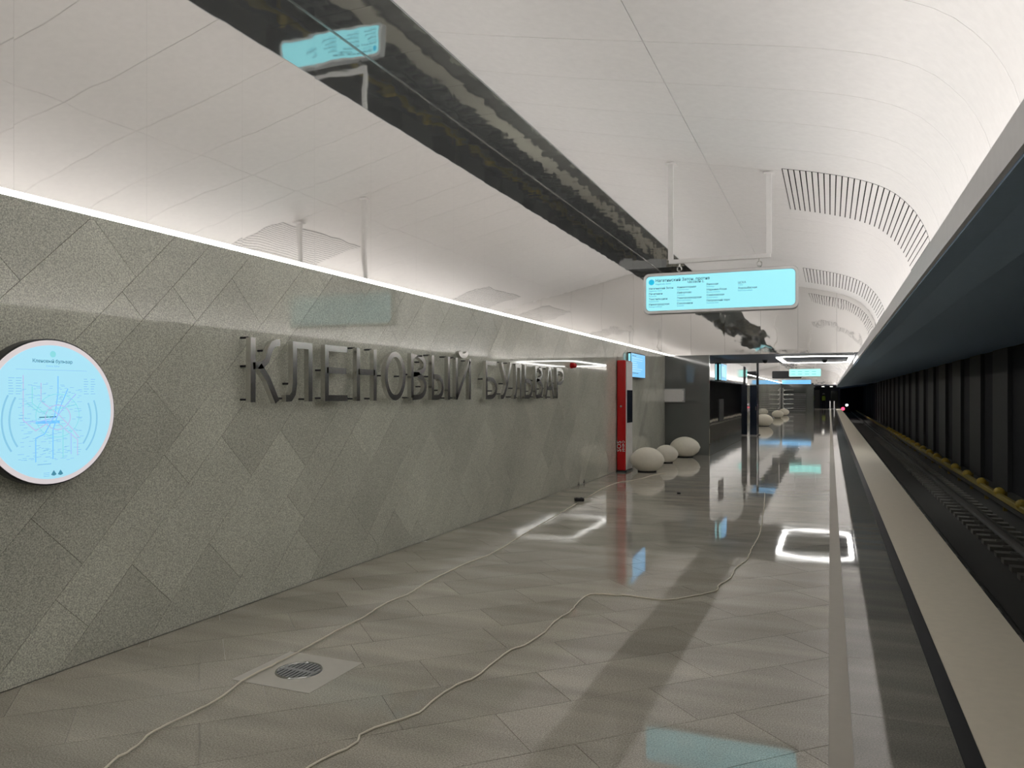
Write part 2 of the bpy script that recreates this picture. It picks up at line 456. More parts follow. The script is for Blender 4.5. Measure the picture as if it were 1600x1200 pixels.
while y < YB - 0.01:
    for me_ in (lm, rm):
        if y + 0.9 <= YB + 0.001: link('vault_panel', me_, ce, (0, y, 0))
    if y + 0.9 > YB + 0.001:
        for a, b, n in ((0.0, smid - g, 10), (smid + g, arc[-1], 26)): vault_piece(a, b, y + g, YB - 0.002, n).build('vault_panel', 'vault', ce)
    y += 0.9
tr = MB()
# soffit along the wall
sf = struct('trim_1', box((XM - 0.05, Y0, ZS + 0.012), (XS + 0.01, YB, ZS + 0.08)), 'joint_dark', 'polished steel soffit running along the top of the mirror wall', 'soffit')
sm = box((XM + 0.003, 0.0015, ZS), (XS, 0.8985, ZS + 0.012)).mesh('soffit_panel', 'soffit')
for k in range(-27, 18):
    link('soffit_panel', sm, sf, (0, 4.69 + 0.9 * k, 0))
box((XM + 0.003, 4.69 + 0.9 * 18 - 0.9 + 0.9 - 0.9 + 0.0, ZS), (XS, YB, ZS + 0.0118)).build('soffit_panel', 'soffit', sf)
box((XM, Y0, ZS - 0.008), (XM + 0.008, YB, ZS)).build('corner_trim', 'steel', sf)
box((XS, Y0, ZS), (XS + 0.012, YB, ZS + 0.05)).build('edge_trim', 'grey_metal', sf)
# light trough by the track: fascia, floor, dark outer side
def trough(name, ya, yb, label):
    t = MB().quadbox((0.64, ya, 2.50), (0.665, yb, 2.66)).quadbox((0.665, ya, 2.515), (1.13, yb, 2.54))
    o = struct(name, t, 'fascia', label, 'light trough')
    box((0.82, ya, 2.541), (0.90, yb, 2.56)).build('light_strip', 'led_soft', o)
    return o
trough('trim_2', Y0, YB + 0.0, 'pale grey light trough along the edge of the first vault')
trough('trim_3', YE, YF, 'pale grey light trough along the edge of the far vault')

# mirrored bulkhead across the hall and the low ceiling behind it
bk = struct('wall_bulkhead', box((XM - 0.3, YB + 0.03, ZL + 0.004), (1.13, YB + 0.12, 5.2)), 'joint_dark', 'mirror bulkhead closing the end of the vault above the passage', 'wall')
xs = [XM + 0.0, -3.42, -2.55, -1.65, -0.75, 0.15, 1.10]
for i in range(len(xs) - 1):
    a, b = xs[i] + 0.0015, xs[i + 1] - 0.0015
    top = [(a, ZS), (b, ZS)] if b <= XS + 0.01 else [(a + (b - a) * t / 10, z_of_x(a + (b - a) * t / 10)) for t in range(11)]
    poly = [(b, YB, ZL), (a, YB, ZL)] + [(x, YB, z) for x, z in top]
    if i == len(xs) - 2: poly = [(0.64, YB, ZL), (a, YB, ZL)] + [(x, YB, z) for x, z in top]
    MB().prism(poly, (0, 0.02, 0)).build('mirror_panel', 'bulk', bk)
lc = struct('ceiling_low', box((XM - 0.3, YB + 0.021, ZL), (0.64, YE, ZL + 0.06)), 'lowceil', 'low dark reflective ceiling of the passage between the vaults', 'ceiling')
box((0.64, YB + 0.021, 2.515), (1.13, YE, 2.66)).build('beam', 'fascia', lc)
box((XM - 0.3, YE - 0.06, ZL + 0.06), (1.13, YE, 5.2)).build('end_face', 'vault', lc)

# pier on the left of the passage
pr = struct('wall_pier', box((XM - 0.3, YB, 0.0), (-2.945, YB + 10.0, ZL)), 'wall2', 'dark polished stone pier closing the bench recess', 'wall')
for k in range(11):
    a, b = YB + 0.9 * k, YB + min(0.9 * (k + 1), 10.0)
    box((-2.945, a + 0.002, 0.005), (-2.93, b - 0.002, ZL - 0.003)).build('mirror_panel', 'pier_mirror', pr)
box((-2.93, 22.45, 0.85), (-2.915, 23.45, 1.48)).build('black_panel', 'black', pr)

# ---------------------------------------------------------------- second vault and what lies beyond
v2 = MB(); ring = [prof[i] for i in range(0, len(prof), 4)]
yy = YE
ribs = [YE + 4.5 * k for k in range(15)]
v2.grid([[(p.x, y, p.y) for p in ring] for y in (YE, YF)])
c2 = struct('ceiling_far', v2, 'vault', 'white vault over the far part of the platform', 'ceiling', True)
for k in range(1, 14):
    vault_piece(0.3, arc[-1] - 0.2, YE + 4.5 * k, YE + 4.5 * k + 0.05, 18, 0.02).build('vault_rib', 'fascia', c2, False, (0, 0, -0.03))
w2 = struct('wall_left_far', box((XM - 0.4, YE + 0.5, -0.1), (XW, 103, ZW)), 'wall', 'grey granite wall along the far part of the platform', 'wall')
box((XM - 0.04, YE, ZW), (XM + 0.012, YF, ZW + 0.055)).build('light_strip', 'led', w2)
box((XM - 0.04, YE, ZW + 0.075), (XM, YF, ZS)).build('mirror_panel', 'mirror', w2)
box((XM, YE, ZS), (XS, YF, ZS + 0.05)).build('soffit_panel', 'soffit', w2)
e2 = struct('ceiling_end', box((XM - 0.3, YF, ZL), (1.155, 103, ZL + 0.06)), 'lowceil', 'dark low ceiling at the far end of the platform', 'ceiling')
box((XM - 0.3, YF, ZL + 0.06), (1.155, YF + 0.1, 5.2)).build('end_face', 'bulk', e2)
we = struct('wall_end', box((XM - 0.4, 102, -0.1), (1.155, 103.5, 5.2)), 'lowceil', 'dark wall at the far end of the platform', 'wall')
box((-2.2, 101.96, 0.0), (-1.2, 102, 2.2)).build('door_leaf', 'grey_metal', we)
box((0.1, 101.9, 0.0), (0.9, 102, 2.1)).build('cabinet_panel', 'wall2', we)
wb = struct('wall_back', MB().quadbox((XM - 0.4, Y0 - 0.2, -1.5), (5.4, Y0, ZL)).quadbox((XM - 0.4, Y0 - 0.25, ZL), (5.4, Y0 - 0.03, 5.2)), 'wall2', 'dark stone wall closing the hall behind the viewer', 'wall')

box((XM, Y0 - 0.03, ZL), (1.12, Y0, 5.0)).build('mirror_panel', 'bulk', wb)  # unseen mirror, added to double the hall and its light from behind
# ---------------------------------------------------------------- track side
wr = struct('wall_right', box((5.0, Y0, -1.5), (5.4, 140, 5.0)), 'black_wall', 'black tunnel wall with upright panels beyond the track', 'wall')
pmesh = box((-0.12, 0, -1.3), (0, 2.3, 3.05)).mesh('wall_panel', 'dark_panel')
for k in range(-1, 27): link('wall_panel', pmesh, wr, (5.0, 4.5 + 4.45 * k, 0))
struct('ceiling_track', MB().prism([(0.668, Y0, 2.49), (5.3, Y0, 3.08), (5.3, Y0, 3.5), (1.16, Y0, 2.8), (1.14, Y0, 2.51), (0.668, Y0, 2.512)], (0, 160, 0)), 'navy', 'dark blue concrete ceiling over the track', 'ceiling')
struct('floor_track', box((0.9, Y0, -1.5), (5.2, 140, -1.30)), 'bed', 'dark concrete track bed below the platform', 'track bed')
struct('wall_platform', box((1.0, Y0, -1.4), (1.09, 103, -0.30)), 'black_wall', 'black recessed wall under the platform edge', 'wall')
struct('wall_tunnel', MB().quadbox((1.155, 139, -1.5), (5.2, 140, 4.8)).quadbox((1.155, 103.5, 2.9), (5.2, 104, 4.8)), 'black_wall', 'dark tunnel mouth at the end of the track', 'wall')

tk = thing('railway_track', 'steel rails on short dark sleepers beside the platform', 'track', (0, 0, -1.3))
def rail_prof(x):
    return [(x - 0.07, 0.08), (x + 0.07, 0.08), (x + 0.07, 0.095), (x + 0.012, 0.115), (x + 0.012, 0.20), (x + 0.036, 0.21), (x + 0.036, 0.245), (x - 0.036, 0.245), (x - 0.036, 0.21), (x - 0.012, 0.20), (x - 0.012, 0.115), (x - 0.07, 0.095)]
for x in (1.64, 3.16):
    MB().prism([(a, Y0, b) for a, b in rail_prof(x)], (0, 158, 0)).build('rail', 'rail', tk)
slm = box((-0.42, -0.12, 0), (0.46, 0.12, 0.085)).mesh('sleeper', 'sleeper')
fam = MB().quadbox((-0.2, -0.06, 0.085), (0.2, 0.06, 0.1)).mesh('rail_clip', 'rail')
for k in range(80):
    s_ = link('sleeper', slm, tk, (3.16, 8.0 + 0.62 * k, 0))
    link('rail_clip', fam, s_)
for k in range(40):
    link('sleeper', slm, tk, (1.60, 8.0 + 1.24 * k, 0))
tag(MB().quadbox((2.15, Y0, 0.0), (2.68, 138, 0.03)).build('drain_cover', 'bed', tk))
cr = thing('contact_rail', 'yellow contact rail cover on brackets beyond the track', 'contact rail', (0, 0, -1.3))
MB().prism([(a, Y0, b) for a, b in ((3.83, 0.34), (3.84, 0.43), (3.86, 0.45), (3.94, 0.45), (3.96, 0.43), (3.97, 0.34))], (0, 158, 0)).build('cover', 'yellow', cr)
MB().quadbox((3.86, Y0, 0.20), (3.94, 138, 0.30)).build('conductor', 'rail', cr)
brk = MB().quadbox((0.08, -0.05, 0), (0.16, 0.05, 0.48)).mesh('bracket', 'yellow')
capm = MB().lathe([(0.02, -0.13), (0.09, -0.12), (0.12, -0.06), (0.125, 0.06), (0.09, 0.12), (0.02, 0.13)], 'Y', 12, (0, 0, 0.47), (1, 1, 0.9)).mesh('bracket_cap', 'yellow_cap', True)
for k in range(22):
    b_ = link('bracket', brk, cr, (3.92, 10.2 + 2.45 * k, 0)); link('bracket_cap', capm, b_)

# ---------------------------------------------------------------- vents in the vault
def vent(ya, yb, label):
    r = thing('vent_grille', label, 'vent', (0, (ya + yb) / 2, 0), 0, 'slatted vent grilles in the vault')
    s0, s1 = arc_of_x(-0.53), arc_of_x(1.03); n = 29; L = (yb - ya)
    b = vault_piece(s0, s1, -L / 2, L / 2, 26, 0.004)
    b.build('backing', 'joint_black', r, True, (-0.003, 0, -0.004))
    sl = box((-0.0265, -L / 2, -0.0065), (0.0265, L / 2, -0.0043)).mesh('slat', 'vault')
    for i in range(n):
        p, d = at_arc(s0 + (s1 - s0) * (i + 0.5) / n)
        link('slat', sl, r, (p.x, 0, p.y), (0, -math.atan2(d.y, d.x), 0))
    return r
vent(9.68, 11.84, 'long slatted vent grille curving down the vault past the hanging sign')
vent(17.40, 19.60, 'slatted vent grille in the vault next to the mirror bulkhead')

# ---------------------------------------------------------------- hanging direction signs
LINES = [('Нагатинский Затон', 'Печатники', 'Текстильщики', 'Нижегородская'), ('Авиамоторная', 'Лефортово', 'Электрозаводская', 'Сокольники'),
         ('Рижская', 'Марьина Роща', 'Савёловская', 'Петровский парк'), ('ЦСКА', 'Хорошёвская')]
LAT = [('Nagatinsky Zaton', 'Pechatniki', 'Tekstilshchiki', 'Nizhegorodskaya'), ('Aviamotornaya', 'Lefortovo', 'Elektrozavodskaya', 'Sokolniki'),
       ('Rizhskaya', 'Maryina Roshcha', 'Savyolovskaya', 'Petrovsky Park'), ('CSKA', 'Khoroshyovskaya')]
def rrect(x0, x1, z0, z1, r, n=6):
    out = []
    for cx, cz, a0 in ((x1 - r, z1 - r, 0), (x0 + r, z1 - r, 90), (x0 + r, z0 + r, 180), (x1 - r, z0 + r, 270)):
        for k in range(n + 1):
            a = math.radians(a0 + 90 * k / n); out.append((cx + r * math.cos(a), cz + r * math.sin(a)))
    return out
def hanging_sign(loc, label, screen, full=True, w=1.88, h=0.52, flabel=None):
    x, y, z = loc
    r = thing('hanging_sign', label, 'sign', (x, y, z - h / 2), 0, 'hanging platform signs')
    MB().prism([(a, -0.06, b + h / 2) for a, b in rrect(-w / 2, w / 2, -h / 2, h / 2, 0.07)], (0, 0.12, 0)).build('housing', 'grey_metal', r)
    f = MB().prism([(a, -0.064, b + h / 2) for a, b in rrect(-w / 2 + 0.035, w / 2 - 0.035, -h / 2 + 0.04, h / 2 - 0.04, 0.05)], (0, 0.004, 0)).build('screen', screen, r)
    tr_ = MB(); out = rrect(-w / 2 + 0.015, w / 2 - 0.015, -h / 2 + 0.02, h / 2 - 0.02, 0.06)
    tr_.strip(out, 0.03, 0.008, lambda a, b, d: (a, -0.06 - d, b + h / 2), True); tr_.build('bezel', 'white_metal', r)
    top = z_of_x(x) - (z - h / 2)
    for sx in (-0.49, 0.49):
        pts = [(sx + 0.028 * math.sin(2 * PI * k / 10), 0, h + 0.05 + 0.035 * math.cos(2 * PI * k / 10)) for k in range(10)]
        sh = MB().tube(pts, 0.008, 6, True); sh.quadbox((sx - 0.01, -0.02, h), (sx + 0.01, 0.02, h + 0.03)).build('shackle', 'steel', r)
        MB().tube([(sx, 0.0, h + 0.075), (sx, 0, h + 0.119)], 0.012, 8).build('swivel', 'steel', r)
    # U shaped bracket up to the vault
    br = thing('hanging_bracket', flabel, 'bracket', (x, y, z + h / 2 + 0.12), 0, 'white sign brackets')
    box((-0.62, -0.03, 0), (0.62, 0.03, 0.05)).build('crossbar', 'white_metal', br)
    for sx in (-0.60, 0.60):
        tz = z_of_x(x + sx) - (z + h / 2 + 0.12)
        box((sx - 0.03, -0.03, 0.05), (sx + 0.03, 0.03, tz - 0.01)).build('post', 'white_metal', br)
        box((sx - 0.06, -0.06, tz - 0.03), (sx + 0.06, 0.06, tz - 0.008)).build('ceiling_plate', 'white_metal', br)
    if not full:
        for k in range(4):
            box((-w / 2 + 0.12 + 0.4 * k, -0.0655, h * 0.30), (-w / 2 + 0.12 + 0.4 * k + 0.26, -0.0645, h * 0.36)).build('text_bar', 'ink2', r)
            box((-w / 2 + 0.12 + 0.4 * k, -0.0655, h * 0.60), (-w / 2 + 0.12 + 0.4 * k + 0.26, -0.0645, h * 0.66)).build('text_bar', 'ink2', r)
        return r
    def txt(body, sx, sz, size, mat):
        link('lettering', text_mesh(body, size, mat), r, (sx, -0.0648, sz), (PI / 2, 0, 0))
    MB().lathe([(0.036, -0.0652), (0.036, -0.064)], 'Y', 24, (-w / 2 + 0.105, 0, h - 0.112)).build('roundel', 'ink_blue', r)
    txt('Нагатинский Затон, против', -w / 2 + 0.155, h - 0.112, 0.052, 'ink')
    txt('часовой с.', -w / 2 + 0.56, h - 0.145, 0.042, 'ink')
    txt('Nagatinsky Zaton', -w / 2 + 0.155, h - 0.148, 0.028, 'ink2')
    cols = [-w / 2 + 0.07, -w / 2 + 0.43, -w / 2 + 0.80, -w / 2 + 1.18]
    for c_, (ru, la) in enumerate(zip(LINES, LAT)):
        for k, (a, b) in enumerate(zip(ru, la)):
            zz = h - 0.205 - 0.068 * k
            if c_ >= 2: zz += 0.02
            txt(a, cols[c_], zz, 0.034, 'ink'); txt(b, cols[c_], zz - 0.027, 0.024, 'ink2')
    return r
SY = 9.9
p0 = on_cross(1123, 455, SY)
hanging_sign((p0.x, SY, p0.z), 'illuminated cyan station list sign hanging before the vault louvres', 'screen', True, flabel='white U-shaped bracket carrying the cyan station list sign')
hanging_sign((-1.43, 50.8, 2.97), 'small pale green lit sign hanging far down the platform', 'screen_far', False, flabel='white bracket carrying the far pale green sign')
ds = thing('dark_sign', 'unlit dark hanging sign beside the far pale green sign', 'sign', (-2.75, 56, 2.72))
MB().prism([(a, -0.06, b + 0.26) for a, b in rrect(-0.95, 0.95, -0.26, 0.26, 0.06)], (0, 0.12, 0)).build('housing', 'dark_metal', ds)
for sx in (-0.5, 0.5): box((sx - 0.02, -0.02, 0.52), (sx + 0.02, 0.02, z_of_x(-2.75 + sx) - 2.72)).build('post', 'white_metal', ds)

# ---------------------------------------------------------------- station name letters on the wall
HL = 0.485; ZB = 1.545; XL = -3.99; DL = 0.045; SW = 0.11
def arcp(cx, cy, rx, ry, a0, a1, n=14): return [(cx + rx * math.cos(math.radians(a0 + (a1 - a0) * k / n)), cy + ry * math.sin(math.radians(a0 + (a1 - a0) * k / n))) for k in range(n + 1)]
def glyph(ch):
    s = SW / 2; h = 1.0   # unit height, returns (width, [(points, closed)])
    if ch == 'К': return 0.50, [([(s, 0), (s, h)], 0), ([(s, .56), (.2, .58), (.28, .66), (.33, .82), (.38, .92), (.44, .955), (.50, .955)], 0), ([(.16, .57), (.30, .36), (.45, 0)], 0)]
    if ch == 'Л': return 0.48, [([(0, s), (.08, .06), (.13, .14), (.15, .3), (.15, h - s), (.48 - s, h - s), (.48 - s, 0)], 0)]
    if ch == 'Е': return 0.44, [([(.44, h - s), (s, h - s), (s, s), (.44, s)], 0), ([(s, .55), (.42, .55)], 0)]
    if ch == 'Н': return 0.48, [([(s, 0), (s, h)], 0), ([(.48 - s, 0), (.48 - s, h)], 0), ([(s, .55), (.48 - s, .55)], 0)]
    if ch == 'О': return 0.56, [(arcp(.28, .5, .28 - s, .5 - s, 0, 360, 28)[:-1], 1)]
    if ch == 'В': return 0.46, [([(s, s), (s, h - s), (.24, h - s)] + arcp(.22, .77, .17, .23 - s, 85, -85, 8) + [(.1, .55)], 0), ([(.1, .55), (.22, .55)] + arcp(.22, .295, .24 - s, .255 - s / 2, 88, -88, 10) + [(s, s)], 0)]
    if ch == 'Ь': return 0.44, [([(s, h), (s, s), (.2, s)] + arcp(.2, .29, .24 - s, .29 - s, -88, 88, 10) + [(s, .58 - s)], 0)]
    if ch == 'Ы':
        w, g = glyph('Ь'); return 0.66, g + [([(.66 - s, 0), (.66 - s, h)], 0)]
    if ch == 'Б': return 0.46, [([(.42, h - s), (s, h - s), (s, s), (.2, s)] + arcp(.2, .29, .26 - s, .29 - s, -88, 88, 10) + [(s, .58 - s)], 0)]
    if ch == 'Й': return 0.52, [([(s, h), (s, 0)], 0), ([(s, .04), (.52 - s, .96)], 0), ([(.52 - s, 0), (.52 - s, h)], 0), (arcp(.26, 1.16, .12, .1, 180, 360, 10), 0)]
    if ch == 'У': return 0.46, [([(s, h), (.235, .42)], 0), ([(.46 - s, h), (.22, .30), (.16, .14), (.10, .06), (.02, s)], 0)]
    if ch == 'А': return 0.52, [([(s * .7, 0), (.22, h - s), (.30, h - s), (.52 - s * .7, 0)], 0), ([(.12, .32), (.40, .32)], 0)]
    if ch == 'Р': return 0.44, [([(s, 0), (s, h - s), (.2, h - s)] + arcp(.2, .72, .24 - s, .28 - s, 88, -88, 10) + [(s, .44 + s)], 0)]
word = [('К', 390, 438), ('Л', 447, 490), ('Е', 506, 543), ('Н', 556, 590), ('О', 600, 635), ('В', 641, 668), ('Ы', 674, 704), ('Й', 711, 737),
        ('Б', 758, 778), ('У', 782, 801), ('Л', 803, 815), ('Ь', 819, 833), ('В', 836, 849), ('А', 852, 866), ('Р', 869, 882)]
ORD = ['first', 'second', 'third', 'fourth', 'fifth', 'sixth', 'seventh', 'eighth']
names = ['raised brushed steel letter, ' + ORD[k] + ' of the first word' + (', with a breve above' if k == 7 else '') for k in range(8)] + ['raised brushed steel letter, ' + ORD[k] + ' of the second word' for k in range(7)]
for (ch, xa, xb), nm in zip(word, names):
    ya, yb = on_wall(xa, 600, XL).y, on_wall(xb, 600, XL).y
    w, strokes = glyph(ch); k = (yb - ya) / w
    r = thing('wall_letter', nm, 'letter', (XW, ya, ZB), 0, 'raised letters of the station name')
    mb = MB()
    for pts, cl in strokes:
        mb.strip([(a * k, b * HL) for a, b in pts], SW * HL, DL, lambda a, b, d: (XL - XW - d, a, b), bool(cl))
    mb.build('letter_body', 'letter_steel', r)
    pins = []
    for pts, cl in strokes:
        pins += [pts[0], pts[len(pts) // 2]] + ([] if cl else [pts[-1]])
    for a, b in pins[:5]:
        MB().tube([(0.0, a * k, min(max(b, .04), 1.1) * HL), (XL - XW - DL + 0.002, a * k, min(max(b, .04), 1.1) * HL)], 0.009, 6).build('pin', 'dark_metal', r)

# ---------------------------------------------------------------- round backlit map
MX = -3.98; MR = 0.405
mc = Vector((MX, 2.955, 1.505))
rm_ = thing('round_map', 'round backlit metro map with pale rim on the granite wall', 'map', (XW, mc.y, mc.z - MR))
dx = MX - XW
MB().lathe([(MR - 0.012, dx - 0.085), (MR, dx - 0.075), (MR, dx - 0.006), (MR - 0.006, dx)], 'X', 72, (0, 0, MR)).build('housing', 'dark_metal', rm_)
MB().lathe([(0.1, 0.0), (0.1, dx - 0.085)], 'X', 24, (0, 0, MR)).build('mount', 'dark_metal', rm_)
MB().lathe([(MR - 0.008, dx), (MR - 0.012, dx + 0.004)], 'X', 72, (0, 0, MR)).build('rim', 'map_rim', rm_)
fc = MB().lathe([(MR - 0.036, dx + 0.004), (MR - 0.036, dx + 0.006)], 'X', 72, (0, 0, MR)).build('face', 'map_face', rm_)
mconv = lambda a, b, d: (dx + 0.0062 + d, a, b + MR)
def mline(name, pts, w, mat): MB().strip(pts, w, 0.0006, mconv).build(name, mat, fc)
def mtext(body, a, b, size, mat, al='CENTER'):
    o = link('lettering', text_mesh(body, size, mat, al), fc, (dx + 0.0066, a, b + MR)); o.rotation_euler = (PI / 2, 0, PI / 2)
mtext('Кленовый бульвар', 0.0, 0.272, 0.026, 'map_ink'); mtext('Klenovy Bulvar', 0.0, 0.250, 0.013, 'map_faint')
MB().lathe([(0.018, 0), (0.018, 0.0006)], 'X', 20, (dx + 0.0062, 0, MR + 0.32)).build('roundel', 'map_green', fc)
mline('rule', [(-0.21, 0.232), (0.21, 0.232)], 0.0025, 'map_faint')
rd = random.Random(5)
cols_ = ['map_pink', 'map_blue', 'map_green', 'map_violet', 'map_faint']
ring_ = [(0.03 + 0.075 * math.cos(t * 2 * PI / 32), -0.03 + 0.068 * math.sin(t * 2 * PI / 32)) for t in range(33)]
mline('ring_line', ring_, 0.005, 'map_pink')
ring2 = [(0.03 + 0.13 * math.cos(t * 2 * PI / 32), -0.02 + 0.12 * math.sin(t * 2 * PI / 32)) for t in range(33)]
mline('ring_line', ring2, 0.004, 'map_green')
routes = [[(-0.17, 0.20), (-0.17, -0.04), (-0.10, -0.10), (0.0, -0.04), (0.10, -0.12), (0.15, -0.16), (0.15, -0.25)], [(0.03, 0.20), (0.03, 0.10), (0.01, -0.02), (-0.05, -0.12), (-0.10, -0.14), (-0.10, -0.27)],
          [(-0.12, 0.14), (-0.12, 0.05), (-0.02, -0.03), (0.06, -0.08), (0.06, -0.26)], [(0.14, 0.10), (0.08, 0.04), (0.02, -0.03), (-0.08, -0.05), (-0.17, -0.05)],
          [(-0.07, 0.16), (-0.07, 0.06), (0.04, -0.02), (0.12, -0.10), (0.16, -0.15)], [(0.09, 0.13), (0.04, 0.02), (0.0, -0.10), (0.0, -0.26)], [(-0.15, 0.05), (-0.08, 0.0), (0.05, 0.02), (0.14, 0.04)], [(0.11, -0.12), (0.11, -0.24)]]
for k, rt in enumerate(routes): mline('route_line', rt, 0.005, cols_[k % 4])
mline('route_line', [(-0.10, -0.055), (0.04, -0.055)], 0.016, 'map_blue'); mline('route_line', [(-0.08, -0.028), (0.02, -0.026)], 0.006, 'map_ink')
lab = MB()
for k in range(240):
    a, b = rd.uniform(-0.2, 0.17), rd.uniform(-0.27, 0.17)
    if a > 0.05 and b > 0.14: continue
    l_ = rd.uniform(0.012, 0.03); lab.strip([(a, b), (a + l_, b)], 0.003, 0.0008, mconv)
tag(lab.build('station_names', 'map_faint', fc), kind='stuff')
for r_, a0, a1 in ((0.235, -38, 22), (0.275, -42, 22), (0.245, 150, 215), (0.285, 152, 215)):
    mline('legend_arc', [(r_ * math.cos(math.radians(a0 + (a1 - a0) * t / 16)), -0.04 + r_ * math.sin(math.radians(a0 + (a1 - a0) * t / 16))) for t in range(17)], 0.010, 'map_faint')
leg = MB()
for k in range(7):
    for a in (0.19, 0.235, -0.25, -0.21): leg.strip([(a, 0.185 - 0.014 * k), (a + rd.uniform(0.018, 0.034), 0.185 - 0.014 * k)], 0.004, 0.0008, mconv)
leg.build('legend_text', 'map_faint', fc)
mline('caption', [(-0.09, -0.285), (-0.01, -0.285)], 0.006, 'map_faint')
for a in (0.005, 0.045):
    e_ = MB(); e_.strip([(a - 0.012, -0.348), (a, -0.33), (a + 0.012, -0.348)], 0.009, 0.0008, mconv); e_.strip([(a, -0.352), (a, -0.33)], 0.012, 0.0008, mconv); e_.build('emblem', 'map_ink', fc)
for k in range(3): mline('caption', [(-0.055, -0.334 - 0.009 * k), (-0.02, -0.334 - 0.009 * k)], 0.003, 'map_faint')

# ---------------------------------------------------------------- floor drain
d = thing('floor_drain', 'round slotted drain set in a square pale metal plate', 'drain', (-2.84, 3.635, 0))
bevel(box((-0.265, -0.255, 0), (0.265, 0.255, 0.004)).build('plate', 'plate', d), 0.002, 1)
MB().tube([(0.128 * math.cos(t * PI / 16), 0.128 * math.sin(t * PI / 16), 0.005) for t in range(32)], 0.007, 6, True).build('rim', 'steel', d)
MB().lathe([(0.124, 0.0041), (0.124, 0.0046)], 'Z', 32).build('shaft', 'black', d)
for i in range(-4, 5):
    x = i * 0.026; l_ = math.sqrt(0.122 ** 2 - x * x)
    MB().quadbox((x - 0.0065, -l_, 0.0046), (x + 0.0065, l_, 0.008)).build('bar', 'grey_metal', d)
box((-0.122, -0.014, 0.0046), (0.122, 0.014, 0.0085)).build('bar', 'grey_metal', d)

# ---------------------------------------------------------------- cables
def cable(px, label, z=0.006):
    pts = [on_floor(x, y, z) for x, y in px]
    dense = []
    P_ = [pts[0]] + pts + [pts[-1]]; rr = random.Random(len(px))
    for i in range(1, len(P_) - 2):
        a, b, c, e = P_[i - 1:i + 3]; n = max(4, int((c - b).length / 0.06))
        for k in range(n):
            t = k / n
            p = 0.5 * ((2 * b) + (c - a) * t + (2 * a - 5 * b + 4 * c - e) * t * t + (3 * b - a - 3 * c + e) * t ** 3)
            p.x += rr.uniform(-1, 1) * 0.004; p.y += rr.uniform(-1, 1) * 0.004; p.z = z; dense.append(p)
    dense.append(pts[-1])
    return tag(MB().tube(dense, 0.0058, 6).build('extension_cable', 'cable', None, True), label, 'cable')
c1 = [(120, 1240), (178, 1188), (206, 1171), (240, 1143), (285, 1121), (337, 1094), (386, 1059), (424, 1040), (465, 1019), (502, 999), (540, 978), (570, 963), (600, 944), (642, 926), (669, 909), (725, 882), (770, 864), (815, 837), (852, 815), (882, 798), (902, 786)]
c1b = [(908, 781), (920, 776), (940, 764), (965, 754), (985, 751), (1004, 747), (1022, 742), (1040, 739)]
c2_ = [(440, 1230), (500, 1188), (552, 1164), (571, 1143), (642, 1119), (661, 1109), (680, 1092), (714, 1070), (744, 1057), (792, 1019), (819, 1008), (852, 987), (866, 971), (890, 956), (901, 944), (918, 930), (935, 928), (965, 930), (978, 930), (1022, 936), (1047, 937), (1084, 931), (1119, 923), (1123, 914), (1141, 903), (1150, 887), (1166, 875), (1175, 856), (1187, 834), (1192, 806), (1194, 791), (1195, 770)]
cable(c1, 'cream cable running over the drain plate to the black adapter', 0.0155)
cable(c1b, 'short cream cable from the black adapter towards the round benches')
cable(c2_, 'cream cable winding down the middle of the platform')
pa = on_floor(905, 783)
ad_ = thing('power_adapter', 'small black socket block between the cream cables', 'adapter', pa, 0.5)
bevel(box((-0.07, -0.045, 0), (0.07, 0.045, 0.05)).build('body', 'black', ad_), 0.012)
for sx in (-0.035, 0.035): MB().lathe([(0.02, 0.05), (0.018, 0.056)], 'Z', 14, (sx, 0, 0)).build('socket', 'dark_metal', ad_)
pb = on_floor(1061, 772)
pl = thing('cable_plug', 'tiny black plug lying alone on the wet floor', 'plug', pb, 0.3)
bevel(box((-0.035, -0.02, 0), (0.025, 0.02, 0.03)).build('body', 'black', pl), 0.008)
for sy in (-0.009, 0.009): MB().tube([(-0.05, sy, 0.015), (-0.03, sy, 0.015)], 0.003, 6).build('prong', 'steel', pl)

# ---------------------------------------------------------------- egg-shaped benches
def egg_mesh(w, dpt, h):
    pr_ = []
    n = 22
    for i in range(n + 1):
        t = -1 + 2 * i / n
        pr_.append(((max(0.0, 1 - abs(t) ** 1.95)) ** 0.6 if abs(t) < 1 else 0.0, t))
    mb = MB().lathe([(max(r, 0.02), t) for r, t in pr_], 'X', 36)
    mb.v = [(x * w / 2, y_ * dpt / 2, max(z_, -0.9) * h / 1.9 + h * 0.9 / 1.9 + 0.012) for x, y_, z_ in mb.v]
    return mb
def egg(px, py, w, h, label, rz=0.1, z=0.0):
    p = on_floor(px, py); r = thing('egg_bench', label, 'bench', p, rz, 'egg-shaped benches')
    egg_mesh(w, w * 0.72, h).build('seat', 'egg', r, True)
    MB().lathe([(0.24, 0.0), (0.25, 0.02)], 'Z', 28, (0, 0, 0), (w / 0.9, w * 0.7 / 0.9, 1)).build('base', 'black', r)
egg(1011, 741 - 4, 0.72, 0.50, 'large cream egg-shaped bench right beside the red column')
egg(1041, 726 - 3, 0.56, 0.41, 'smallest cream egg-shaped bench, in the middle of the trio')
egg(1070, 717 - 3, 0.78, 0.51, 'cream egg-shaped bench closest to the dark pier')
egg(1193, 668 - 2, 0.95, 0.62, 'cream egg-shaped bench half hidden by the dark blue cabinet')
egg(1215, 654 - 1, 0.80, 0.52, 'far cream egg-shaped bench standing before another one')
egg(1225, 650 - 1, 0.80, 0.52, 'farthest cream egg-shaped bench near the stairs')

